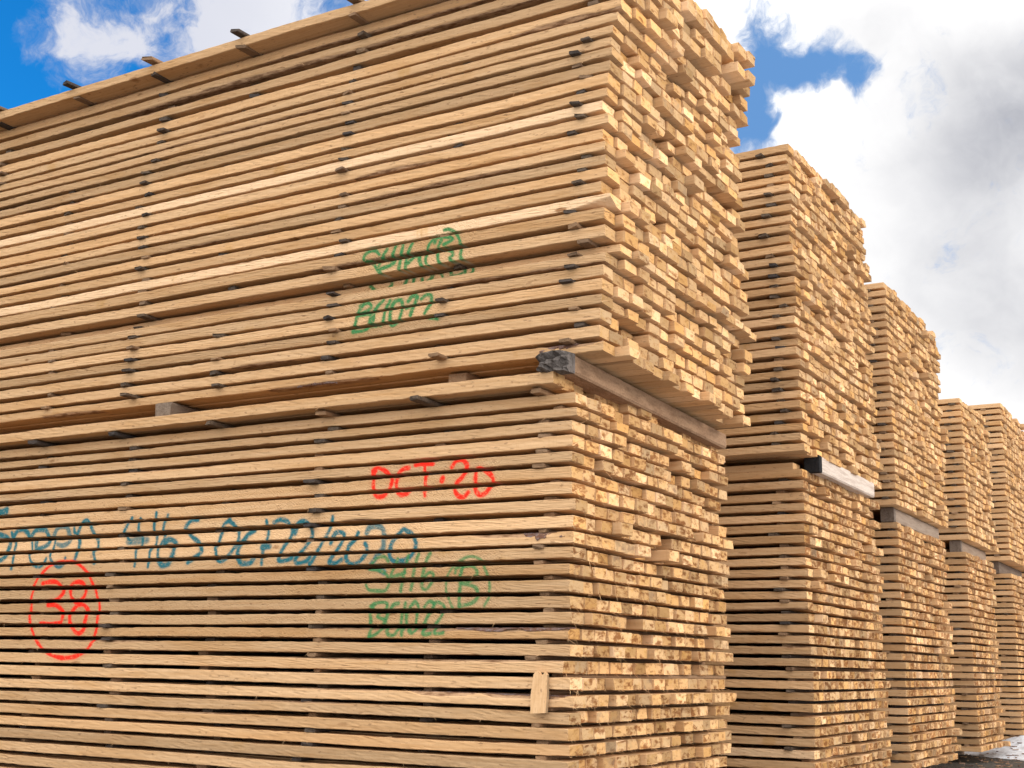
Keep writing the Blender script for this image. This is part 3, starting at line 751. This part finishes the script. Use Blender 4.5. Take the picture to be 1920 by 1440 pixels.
UP1 = [3.150, 3.080, 3.005, 2.930, 2.850, 2.786, 2.728, 2.676, 2.622, 2.567, 2.505, 2.437, 2.381, 2.321, 2.257, 2.194, 2.138, 2.077, 2.018, 1.955, 1.893, 1.821, 1.752, 1.704, 1.647, 1.582, 1.518, 1.460, 1.388, 1.320]
UPY = [2.10, 2.10, 2.11, 2.12, 2.133, 2.151, 2.171, 2.184, 2.176, 2.184, 2.192, 2.197, 2.222, 2.196, 2.222, 2.209, 2.209, 2.196, 2.226, 2.183, 2.208, 2.208, 2.171, 2.213, 2.22, 2.22, 2.22, 2.229, 2.234, 2.219]
LO1 = [1.190, 1.112, 1.048, 0.995, 0.933, 0.866, 0.805, 0.739, 0.668, 0.604, 0.537, 0.471, 0.408, 0.346, 0.280, 0.215, 0.152, 0.090, 0.026, -0.042, -0.108, -0.172, -0.235, -0.299, -0.360, -0.424, -0.488, -0.552, -0.616, -0.670]
LOY = [2.405, 2.346, 2.336, 2.358, 2.357, 2.356, 2.363, 2.355, 2.338, 2.347, 2.349, 2.353, 2.36, 2.364, 2.363, 2.351, 2.367, 2.362, 2.39, 2.356, 2.341, 2.364, 2.363, 2.363, 2.362, 2.36, 2.355, 2.362, 2.36, 2.358]

BUNDLES = [
    dict(name="front upper bundle", who="front stack", X=4.50, W=1.67, layers=layers_from_tops(UP1, 0.0150), ynear=UPY, detail=2, L=4.9, tilt=(-0.035, 0.085), out=0.022, sd=0.017, stain=0.3, up=True,
         xoff={0: -0.10, 22: 0.065}),
    dict(name="front lower bundle", who="front stack", X=4.50, W=1.785, layers=layers_from_tops(LO1, 0.0178), ynear=LOY, detail=2, L=4.9, tilt=(0, -0.01), out=0.0, sd=0.013, stain=1.1, up=False,
         xoff={0: -0.085}),
    dict(name="second upper bundle", who="second stack", X=7.33, W=1.81, layers=even_layers(3.25, 1.300), Y=2.27, detail=1, L=4.9, tilt=(0.0, 0.05), out=0.012, sd=0.011, stain=0.9, up=True, lean=-0.10),
    dict(name="second lower bundle", who="second stack", X=7.50, W=1.80, layers=even_layers(1.205, -0.70), Y=2.31, detail=1, L=4.9, tilt=(0, 0), out=0.0, sd=0.010, stain=1.7, up=False, lean=-0.06),
    dict(name="third upper bundle", who="third stack", X=9.76, W=1.88, layers=even_layers(3.03, 1.265, 0.0635), Y=2.30, detail=0, L=4.9, tilt=(0.0, 0.02), out=0.006, sd=0.011, stain=0.9, up=True, lean=-0.06),
    dict(name="third lower bundle", who="third stack", X=9.96, W=1.76, layers=even_layers(1.15, -0.70), Y=2.34, detail=0, L=4.9, tilt=(0, 0), out=0.0, sd=0.013, stain=1.9, up=False, lean=-0.06),
    dict(name="fourth upper bundle", who="fourth stack", X=12.62, W=1.50, layers=even_layers(2.66, 1.27, 0.067), Y=2.32, detail=0, L=4.9, tilt=(0.0, 0.03), out=0.0, sd=0.010, stain=1.0, up=True, lean=0.0),
    dict(name="fourth lower bundle", who="fourth stack", X=12.70, W=1.45, layers=even_layers(1.15, -0.70), Y=2.35, detail=0, L=4.9, tilt=(0, 0), out=0.0, sd=0.012, stain=2.0, up=False, lean=-0.10),
    dict(name="fifth upper bundle", who="fifth stack", X=15.08, W=1.75, layers=even_layers(3.07, 1.27), Y=2.33, detail=0, L=4.9, tilt=(0.0, 0.02), out=0.0, sd=0.010, stain=1.0, up=True, lean=0.0),
    dict(name="fifth lower bundle", who="fifth stack", X=15.20, W=1.75, layers=even_layers(1.13, -0.70), Y=2.35, detail=0, L=4.9, tilt=(0, 0), out=0.0, sd=0.010, stain=1.7, up=False, lean=0.0),
    dict(name="sixth upper bundle", who="sixth stack", X=17.70, W=1.75, layers=even_layers(3.05, 1.27), Y=2.33, detail=0, L=4.9, tilt=(0.0, 0.02), out=0.0, sd=0.010, stain=1.0, up=True, lean=0.0),
    dict(name="sixth lower bundle", who="sixth stack", X=17.80, W=1.75, layers=even_layers(1.13, -0.70), Y=2.35, detail=0, L=4.9, tilt=(0, 0), out=0.0, sd=0.010, stain=1.7, up=False, lean=0.0),
]
_col = {}


def smooth_col(bi, ci, li):
    """the sticks of one column wander a little from layer to layer"""
    if (bi, ci) not in _col:
        _col[(bi, ci)] = smooth_noise(40, 7, 0.025)
    return float(_col[(bi, ci)][li])



COLS_UP = [0.10, 0.76, 1.39, 2.10, 2.70, 3.40, 4.03, 4.62]
COLS_LOW = [0.10, 0.65, 1.28, 1.93, 2.54, 3.20, 3.90, 4.60]

rest = Soup(); stick_rest = Soup(); fibres = Soup()
board_specs, stick_specs = [], []


def tone_words(wood, end):
    t, a = wood[1], wood[2]
    if end:
        return ("pale" if t > 0.68 else "dull" if t < 0.30 else "") , ("amber" if a > 0.62 else "creamy" if a < 0.30 else "honey coloured")
    return ("pale" if t > 0.66 else "darker" if t < 0.32 else "", "tan")


# specials on the long face of the front stack: (bundle, layer): wane patches (y, half length, depth, top edge?)
WANE = {(0, 1): [(3.4, 0.9, 0.012, False)], (0, 2): [(4.2, 1.1, 0.020, False), (2.9, 0.5, 0.012, False)], (0, 3): [(4.9, 0.9, 0.014, True)], (0, 4): [(2.35, 0.35, 0.022, False)], (0, 6): [(4.5, 0.8, 0.010, False)],
        (0, 15): [(3.1, 0.5, 0.014, False)], (0, 16): [(4.6, 0.35, 0.010, False)], (0, 29): [(3.7, 0.35, 0.018, False), (5.4, 0.25, 0.020, False), (2.36, 0.16, 0.020, True)],
        (1, 10): [(2.62, 0.22, 0.026, True), (3.3, 0.3, 0.008, True)], (1, 16): [(3.0, 0.75, 0.020, True), (2.5, 0.25, 0.022, True)], (1, 18): [(3.1, 0.9, 0.012, True)],
        (1, 20): [(2.95, 0.16, 0.030, True), (2.56, 0.20, 0.030, True), (3.5, 0.3, 0.010, True)], (1, 21): [(3.8, 0.4, 0.012, True)], (1, 4): [(4.8, 0.7, 0.010, True)]}

for bi, b in enumerate(BUNDLES):
    nl = len(b['layers'])
    for li, (zb, t) in enumerate(b['layers']):
        frac = 1 - li / max(1, nl - 1)                   # 0 bottom .. 1 top
        tilt = b['tilt'][0] + (b['tilt'][1] - b['tilt'][0]) * frac ** 1.5
        x = b['X'] + b.get('xoff', {}).get(li, 0.0) + b.get('lean', 0.0) * frac + rng.normal(0, 0.004)
        if b['detail'] < 2:
            x += rng.normal(0, 0.006)
        xe = b['X'] + b['W'] + b.get('lean', 0.0) * frac - (0.08 * frac if bi == 0 else 0) + rng.normal(0, 0.012)
        ybase = b['ynear'][li] if 'ynear' in b else b['Y'] + rng.normal(0, 0.006)
        j, run, ext = 0, 0, 0.0
        while True:
            w = float(np.clip(rng.normal(0.110, 0.009), 0.085, 0.135))
            if x + w > xe + 0.02:
                break
            if run <= 0:
                run = int(rng.integers(1, 4)); ext = rng.normal(0, b['sd'])
            run -= 1
            y = ybase + ext + rng.normal(0, b['sd'] * 0.35)
            if j == 0:
                y = ybase
            else:
                y -= b['out'] * min(1.0, 0.45 + 0.25 * j)
                if rng.random() < 0.035:
                    y -= rng.uniform(0.02, 0.045)
                if rng.random() < 0.03:
                    y += rng.uniform(0.03, 0.09)
            wood = np.array([rng.random(), (0.97 if (bi, li, j) in ((0, 12, 0), (0, 19, 0)) else np.clip(rng.normal(0.48, 0.20), 0.05, 0.98)), np.clip(rng.normal(0.5, 0.24), 0, 1), b['stain'] * rng.uniform(0.3, 1.3)])
            if j > 0 and rng.random() < 0.07:
                wood[1] = rng.uniform(0.85, 1.0); wood[2] = rng.uniform(0, 0.25)
            tj = t + rng.normal(0, 0.0008)
            zj = zb + tilt * (x - b['X']) / b['W'] + H + abs(rng.normal(0, 0.0009))
            wj = w if j else min(w, 0.13)
            board_specs.append(dict(bi=bi, li=li, j=j, org=(x, y, zj), w=wj, t=tj, wood=wood, L=b['L'] + rng.normal(0, 0.02)))
            x += wj + 0.0020 + abs(rng.normal(0.0030, 0.0030)) + (rng.uniform(0.008, 0.03) if rng.random() < 0.05 else 0)
            j += 1
        # the spacer sticks on top of this layer
        if li > 0 or b['up'] is True:
            zt = zb + t
            if li > 0:
                zn = b['layers'][li - 1][0]
            else:
                zn = zt + 0.02
            hgt = min(zn - zt, 0.021)
            for ci, cy in enumerate(COLS_UP if b['up'] else COLS_LOW):
                if li == 0 and (bi != 0 or ci in (0, 1, 7)):
                    continue
                front = b['X'] + b.get('xoff', {}).get(li, 0.0) * (1 if li else 1) + b.get('lean', 0.0) * frac
                main = ci in (0, 2, 4, 6)
                pro = rng.normal(0.010 if b['up'] else -0.012, 0.012)
                if not main and not (bi == 0 and li > 24):
                    pro -= rng.uniform(0.01, 0.10)
                elif rng.random() < 0.10:
                    pro = rng.uniform(0.015, 0.04)
                elif rng.random() < 0.15:
                    pro -= 0.05
                yy = ybase + cy + rng.normal(0, 0.018) + smooth_col(bi, ci, li)
                if bi == 0 and li in (0, 1):
                    pro = rng.uniform(0.05, 0.09) + (0.03 if li == 1 else 0)
                if bi == 0 and li == 29 and ci in (1, 4):
                    pro = 0.07
                if bi == 1 and li == 1:
                    pro = (0.05, 0.15, 0.06, 0.10, 0.09, 0.09, 0.05, 0.05)[ci]
                if bi == 0 and li == 22:
                    pro += 0.045
                sw = rng.uniform(0.042, 0.060)
                r = rng.random()
                brown = 0.0 if r < 0.62 else rng.uniform(0.35, 0.9)
                if bi == 1 and (ci == 0 or rng.random() < 0.06):
                    brown = rng.uniform(0.55, 0.95)
                wood = (rng.random(), rng.random(), brown, 0.0)
                stick_specs.append(dict(bi=bi, li=li, ci=ci, org=(front - pro, yy, zt + H + 0.0005), w=sw, t=hgt - 0.001, L=b['W'] + pro + rng.uniform(-0.03, 0.02), wood=wood, up=tilt))

# how large each piece shows in the photograph
for s in board_specs:
    x, y, z = s['org']; w, t = s['w'], s['t']
    q = project([(x, y, z), (x + w, y, z), (x + w, y, z + t), (x, y, z + t)])
    c = q.mean(0)
    area = poly_area(q) if (-5 < c[0] < 1925 and -5 < c[1] < 1445) else 0.0
    if s['j'] == 0:
        for k in range(98):
            ya, yb = y + s['L'] * k / 98, y + s['L'] * (k + 1) / 98
            q = project([(x, ya, z), (x, yb, z), (x, yb, z + t), (x, ya, z + t)])
            c = q.mean(0)
            lim = {0: -9, 1: -9, 2: 1395, 3: 1378, 4: 1635, 5: 1668, 6: 1765, 7: 1785}.get(s['bi'], 1860)
            if lim < c[0] < 1920 and 0 < c[1] < 1440:
                area += poly_area(q)
    s['area'] = area
for s in stick_specs:
    x, y, z = s['org']; w, t = s['w'], s['t']
    q = project([(x, y, z), (x, y + w, z), (x, y + w, z + t), (x, y, z + t)]); c = q.mean(0)
    lim = {0: -9, 1: -9, 2: 1395, 3: 1378, 4: 1635, 5: 1668, 6: 1765, 7: 1785}.get(s['bi'], 1860)
    s['area'] = poly_area(q) if lim < c[0] < 1920 and 0 < c[1] < 1440 else 0.0
    if s['ci'] == 0 and s['bi'] in (1, 3) and s['area'] > 0:
        s['area'] *= 2
N_BOARDS, N_STICKS = 300, 290
top_b = set(id(s) for s in sorted(board_specs, key=lambda s: -s['area'])[:N_BOARDS])
top_s = set(id(s) for s in sorted(stick_specs, key=lambda s: -s['area'])[:N_STICKS] if s['area'] > 12)

MARKS = {(1, 6): "red date lettering", (1, 7): "red date lettering"}


def layer_words(bi, li):
    b = BUNDLES[bi]; nl = len(b['layers'])
    if b['up']:
        k = nl - 1 - li
        return ("bottom layer" if k == 0 else "top layer" if li == 0 else f"{ORD[k]} layer up")
    return "top layer" if li == 0 else f"{ORD[li]} layer down"


RB, GB = (0.3, 0.3, 0.05, 0), (0.7, 0.95, 0.0, 0)
BARKED = {(1, 20): ([(2.97, 0.17, 0.030, True, RB), (2.56, 0.20, 0.030, True, RB)], "dark reddish brown bark left on the board"),
          (1, 10): ([(2.47, 0.115, 0.026, True, GB)], "bluish grey bark near the end of the board"),
          (1, 16): ([(2.62, 0.28, 0.016, True, GB)], "grey purple bark along the upper edge"),
          (0, 29): ([(2.44, 0.10, 0.020, True, RB), (3.72, 0.12, 0.012, False, RB)], "dark bark on the broken edge")}


def paint_words(s):
    z0, z1 = s['org'][2], s['org'][2] + s['t']
    cs = sorted(set(c for c, hw, a, P in STROKES if ((P[:, 1] > z0 - 0.004) & (P[:, 1] < z1 + 0.004)).any()))
    return "-and-".join(("red", "green", "blue")[c] for c in cs) + "-painted" if cs else ""



for s in board_specs:
    b = BUNDLES[s['bi']]
    single = id(s) in top_b
    soup = Soup() if single else rest
    bi, li, j = s['bi'], s['li'], s['j']
    edge = j == 0 and bi in (0, 1, 2, 3)
    painted = False
    if edge:
        fine = None
        if bi < 2:
            zc0, zc1 = s['org'][2], s['org'][2] + s['t']
            ys = [(P[:, 0].min(), P[:, 0].max()) for c, hw, a, P in STROKES if P[:, 1].max() + hw > zc0 and P[:, 1].min() - hw < zc1]
            if ys:
                fine = (min(a for a, _ in ys) - 0.05, max(a for _, a in ys) + 0.05); painted = True
        wane = WANE.get((bi, li)) or ([(s['org'][1] + rng.uniform(0.1, 4), rng.uniform(0.1, 0.6), rng.uniform(0.006, 0.018), rng.random() < .5)] if rng.random() < 0.22 else None)
        if wane:
            wane = [(yc - s['org'][1], hl, dep, top) for yc, hl, dep, top in wane]
        cut = None
        if (bi, li) == (0, 19):
            cut = (0.20, 0.030)
        s['wane'] = wane
        edge_board(soup, s['org'], s['w'], s['t'], s['L'], s['wood'], fine=fine, near=(None if bi < 2 else 1.6), paint=painted, wane=wane, cut=cut)
    else:
        wn = None
        if BUNDLES[bi]['detail'] >= 1 and rng.random() < 0.17:
            wn = (int(rng.integers(0, 4)), rng.uniform(0.012, 0.036)); s['wn'] = wn
        prism(soup, s['org'], s['w'], s['t'], s['L'], s['wood'], wane=wn, cham=0.0026 if bi < 2 else 0.0022, rough=0.0025 if bi < 4 else 0.002, skew=rng.normal(0, 0.012))
    if single:
        o = soup.build("sawn_board", WOOD, origin=s['org'], paint=painted)
        tw = tone_words(s['wood'], not edge and j > 0)
        where = f"{layer_words(bi, li)}, {b['name']}"
        if j == 0:
            extra = "bark edged" if any(d > 0.012 for _, _, d, _ in (s.get('wane') or ())) else paint_words(s) if painted else ""
            lab = " ".join(x for x in (tw[0], extra, "board along the long side,", where) if x)
        else:
            extra = "round edged" if s.get('wn') else ""
            nth = ORD[j]
            lab = " ".join(x for x in (tw[0], tw[1] if not extra else "", extra, f"board end, {nth} from the corner,", where) if x)
            lab = lab.replace("honey coloured", "honey")
        tag(o, lab, "board", "sawn boards in the lumber stacks")
        if j == 0 and (bi, li) in BARKED:
            bark_strip(o, s['org'], s['t'], *BARKED[(bi, li)])

rest.v and tag(rest.build("stacked_sawn_boards", WOOD), "all the other sawn boards filling the stacks, most of them farther along the row", "boards", "sawn boards in the lumber stacks", kind='stuff')

for s in stick_specs:
    b = BUNDLES[s['bi']]; bi, li, ci = s['bi'], s['li'], s['ci']
    single = id(s) in top_s
    soup = Soup() if single else stick_rest
    prism(soup, s['org'], s['w'], s['t'], s['L'], s['wood'], cham=0.003, axis='x', rough=0.003, skew=rng.normal(0, 0.25), shear=(rng.normal(0, 0.01), s['up']))
    if single:
        o = soup.build("spacer_stick", STICK, origin=s['org'])
        col = "light brown" if s['wood'][2] > 0.6 else "brown" if s['wood'][2] > 0.2 else "dark grey" if s['wood'][1] < 0.4 else "grey"
        nth = ("first", "second", "third", "fourth", "fifth", "sixth", "seventh", "eighth")[ci]
        lab = f"{col} stick end, {nth} from the corner, on the {layer_words(bi, li)}, {b['name']}"
        tag(o, lab, "spacer stick", "spacer sticks between the board layers")
stick_rest.v and tag(stick_rest.build("stacked_spacer_sticks", STICK), "all the other weathered spacer sticks, most of them deep between the layers", "spacer sticks", "spacer sticks between the board layers", kind='stuff')


# ---------------------------------------------------------------- bearers between the bundles
def bearer(x, y, z, w, t, L, mat, label, rot_wood=(0.3, 0.3, 0.0, 0.0), rough_end=0.0, end_mat=None, up=0.0):
    s = Soup()
    prism(s, (x, y, z), w, t, L, rot_wood, cham=0.006, axis='x', rough=0.003, skew=0.0, shear=(0, up))
    if rough_end:
        v = s.v[0]; k = np.where(v[:, 0] < x + 0.01)[0]
        v[k, 0] += rng.normal(0, rough_end, len(k))
    if end_mat is not None or rough_end is None:
        o = bpy.data.objects.new("timber_bearer", None)
        o.location = (x, y, z); o.empty_display_size = 0.1
        scene.collection.objects.link(o)
        p = s.build("beam", mat, origin=(x, y, z))
        p.parent = o; p.location = (0, 0, 0)
    else:
        o = s.build("timber_bearer", mat, origin=(x, y, z))
    tag(o, label, "timber bearer", "timber bearers under the bundles")
    if end_mat is not None:
        e = Soup()
        prism(e, (x - 0.014, y - 0.003, z - 0.001), w + 0.006, t + 0.0035, 0.060, (0.5, 0.3, 0, 0), cham=0.006, axis='x')
        p = e.build("end_coating", end_mat, origin=(x, y, z))
        p.parent = o
        p.matrix_parent_inverse = Matrix.Identity(4)
        p.location = (0, 0, 0)
    return o


def rough_end_bearer(x, y, z, w, t, L, mat, end_mat, label, up=0.0):
    """a bearer whose end is a split, weathered stub"""
    o = bearer(x, y, z, w, t, L, mat, label, rot_wood=(0.7, 0.6, 0.2, 0.0), up=up, rough_end=None)
    s = Soup()
    ny, nz = 9, 7
    base = []
    v = []
    for a in range(ny):
        for c in range(nz):
            yy, zz = y - 0.004 + (w + 0.008) * a / (ny - 1), z - 0.003 + (t + 0.006) * c / (nz - 1)
            rim = (a in (0, ny - 1)) or (c in (0, nz - 1))
            out = 0.012 + 0.055 * (a / (ny - 1)) + 0.02 * math.sin(c * 1.9 + a * 0.8) + rng.normal(0, 0.008)
            v.append((x - max(0.004, out * (0.75 if rim else 1.0)), yy, zz + rng.normal(0, 0.002)))
    n0 = len(v)
    for a in range(ny):
        for c in range(nz):
            v.append((x + 0.05, y - 0.004 + (w + 0.008) * a / (ny - 1), z - 0.003 + (t + 0.006) * c / (nz - 1)))
    f = []
    for a in range(ny - 1):
        for c in range(nz - 1):
            i = a * nz + c
            f.append((i, i + 1, i + nz + 1, i + nz)); f.append((n0 + i, n0 + i + nz, n0 + i + nz + 1, n0 + i + 1))
    for a in range(ny - 1):
        for c, flip in ((0, 0), (nz - 1, 1)):
            i = a * nz + c
            q = (i, i + nz, n0 + i + nz, n0 + i)
            f.append(q if not flip else q[::-1])
    for c in range(nz - 1):
        for a, flip in ((0, 0), (ny - 1, 1)):
            i = a * nz + c
            q = (i, n0 + i, n0 + i + 1, i + 1)
            f.append(q if not flip else q[::-1])
    s.add(v, f, (0.2, 0.30, 0.05, 0))
    p = s.build("split_end", end_mat, origin=(x, y, z))
    p.parent = o; p.location = (0, 0, 0)
    p['label'] = "dark split and weathered end of the bearer"
    return o


zl1 = LO1[0] + H + 0.0005
rough_end_bearer(4.44, 2.345, zl1, 0.115, 1.268 - LO1[0], 1.80, grey_material("reddish_bearer", (0.27, 0.165, 0.10), (0.36, 0.235, 0.15), (0.10, 0.05, 0.03), (9, 26, 40)),
                 grey_material("split_grey_wood", (0.055, 0.048, 0.046), (0.34, 0.31, 0.29), (0.02, 0.014, 0.012), (70, 70, 16)),
                 "long reddish brown bearer with a split dark end at the corner of the front stack", up=-0.045)
bearer(4.47, 4.62, zl1, 0.105, 1.270 - LO1[0], 1.75, BEARER, "square grey bearer end in the gap of the front stack, far from the corner", rot_wood=(0.1, 0.5, 0.1, 0), up=-0.04)
bearer(4.57, 2.92, zl1, 0.10, 1.270 - LO1[0], 1.65, BEARER, "short brown bearer end set back under the front upper bundle", rot_wood=(0.6, 0.9, 0.75, 0), up=-0.04)
bearer(7.58, 2.245, 1.206 + H, 0.092, 0.104, 1.30, PALE, "whitish bearer with a black painted end under the second upper bundle", rot_wood=(0.4, 0.2, 0.0, 0), end_mat=BLACK)
bearer(9.90, 2.36, 1.152 + H, 0.10, 0.108, 1.60, DULL, "bleached grey bearer under the third upper bundle", rot_wood=(0.8, 0.6, 0.1, 0), end_mat=BEARER)
bearer(12.66, 2.40, 1.152 + H, 0.10, 0.112, 1.30, DULL, "grey bearer with a round worn end under the fourth upper bundle", rot_wood=(0.15, 0.7, 0.2, 0), end_mat=BEARER)
bearer(15.15, 2.47, 1.132 + H, 0.11, 0.132, 1.60, BEARER, "dark bearer in the shaded gap of the fifth stack", rot_wood=(0.35, 0.2, 0.1, 0))
for x, y, z, w, L, lab in ((12.76, 2.75, 0.0, 0.10, 1.3, "bearer on the wet gravel under the fourth stack"), (15.25, 2.75, 0.0, 0.10, 1.7, "bearer half buried in snow under the fifth stack"),
                           (10.0, 2.75, 0.0, 0.10, 1.7, "bearer on the gravel under the third stack")):
    bearer(x, y, z, w, 0.085, L, BEARER, lab, rot_wood=(rng.random(), 0.4, 0.2, 0))

s = Soup()
prism(s, (7.43, 2.365, 1.206 + H + 0.001), 0.125, 0.044, 4.7, (0.37, 0.45, 0.4, 0.4), shear=(0.0, 0.012))
tag(s.build("sawn_board", WOOD, origin=(7.43, 2.365, 1.207 + H)), "single loose board lying in the gap beside the black-ended bearer", "board", "sawn boards in the lumber stacks")

# ---------------------------------------------------------------- a loose offcut hanging on the long face
s = Soup()
ox, oy, oz = 4.474, 2.445, -0.180 + H
prof = [(0.0, 0.0), (0.068, 0.004), (0.071, 0.08), (0.066, 0.150), (0.056, 0.163), (0.050, 0.152), (0.040, 0.148), (0.030, 0.160), (0.016, 0.166), (0.006, 0.150), (-0.003, 0.07)]
n = len(prof)
v = [(-0.011 + 0.012 * z / 0.16 + rng.normal(0, 0.001), z, -(0.07 - y)) for y, z in prof] + [(0.008 + 0.010 * z / 0.16, z, -(0.07 - y)) for y, z in prof]
f = [tuple(range(n)), tuple(reversed(range(n, 2 * n)))] + [(i, n + i, n + (i + 1) % n, (i + 1) % n) for i in range(n)]
s.add(v, f, (0.42, 0.80, 0.1, 0))
o = s.build("wood_offcut", WOOD)
o.location = (ox, oy, oz); o.rotation_euler = (math.radians(90), 0, 0)
tag(o, "short notched pale offcut hanging upright on the long side near the corner", "wood offcut")

# ---------------------------------------------------------------- bark and chips trodden into the yard
chips = Soup()
for _ in range(420):
    x, y = rng.uniform(11.0, 16.5), rng.uniform(0.8, 2.75)
    z = max(-0.003, float(snow_height(np.array(x), np.array(y)))) + H * 0
    ln, wd, th = rng.uniform(0.015, 0.09), rng.uniform(0.006, 0.025), rng.uniform(0.003, 0.008)
    a = rng.uniform(0, math.pi)
    ca, sa = math.cos(a), math.sin(a)
    q = [(-ln, -wd * .6), (-ln * .2, -wd), (ln, -wd * .3), (ln * .8, wd * .7), (-ln * .5, wd)]
    v = [(x + (u * ca - w_ * sa) / 2, y + (u * sa + w_ * ca) / 2, z + rng.uniform(0, 0.004)) for u, w_ in q]
    v += [(p[0], p[1], p[2] + th) for p in v]
    chips.add(v, [(4, 3, 2, 1, 0), (5, 6, 7, 8, 9)] + [(i, (i + 1) % 5, 5 + (i + 1) % 5, 5 + i) for i in range(5)], (rng.random(), rng.random(), rng.random(), 0))
tag(chips.build("bark_chips", BARK), "brown bark chips and scraps trodden into the gravel and snow", "bark chips", kind='stuff')

# ---------------------------------------------------------------- splinters and sawdust fibres
for sp in board_specs:
    bi = sp['bi']
    if bi > 3 or sp['area'] <= 0:
        continue
    x, y, z = sp['org']; w, t = sp['w'], sp['t']
    k = rng.poisson({0: 1.5, 1: 6.0, 2: 0.8, 3: 1.6}[bi])
    for _ in range(k):
        px = x + rng.uniform(0, w); pz = z + (rng.uniform(-0.001, 0.003) if rng.random() < 0.75 else rng.uniform(0, t))
        ln = rng.exponential(0.010) + 0.004
        d = np.array([rng.normal(0, 0.5), -rng.uniform(0.1, 1.0), rng.normal(-0.35, 0.5)]); d /= np.linalg.norm(d)
        a = np.cross(d, [0.3, 0.2, 0.9]); a /= np.linalg.norm(a); c = np.cross(d, a)
        r = rng.uniform(0.0008, 0.0016)
        p0 = np.array([px, y + 0.002, pz])
        ang = [0, 2.1, 4.2]
        v = [p0 + r * (math.cos(q) * a + math.sin(q) * c) for q in ang] + [p0 + d * ln]
        fibres.add(v, [(0, 1, 3), (1, 2, 3), (2, 0, 3)], (rng.random(), 0.8, 0.2, 0))
    if sp['j'] == 0 and bi < 2:          # whiskers on the long face
        for _ in range(rng.poisson(5)):
            p0 = np.array([x + 0.001, y + rng.uniform(0.05, 3.6), z + (0.002 if rng.random() < 0.7 else t - 0.002)])
            ln = rng.uniform(0.008, 0.03)
            d = np.array([-rng.uniform(0.1, 0.8), rng.normal(0, 1.0), rng.normal(-0.3, 0.6)]); d /= np.linalg.norm(d)
            a = np.cross(d, [0.3, 0.2, 0.9]); a /= np.linalg.norm(a); c = np.cross(d, a)
            r = rng.uniform(0.0007, 0.0014)
            v = [p0 + r * (math.cos(q) * a + math.sin(q) * c) for q in (0, 2.1, 4.2)] + [p0 + d * ln]
            fibres.add(v, [(0, 1, 3), (1, 2, 3), (2, 0, 3)], (rng.random(), 0.75, 0.2, 0))
tag(fibres.build("wood_fibres", WOOD), "torn pale fibres fringing the sawn board ends", "wood fibres", kind='stuff')
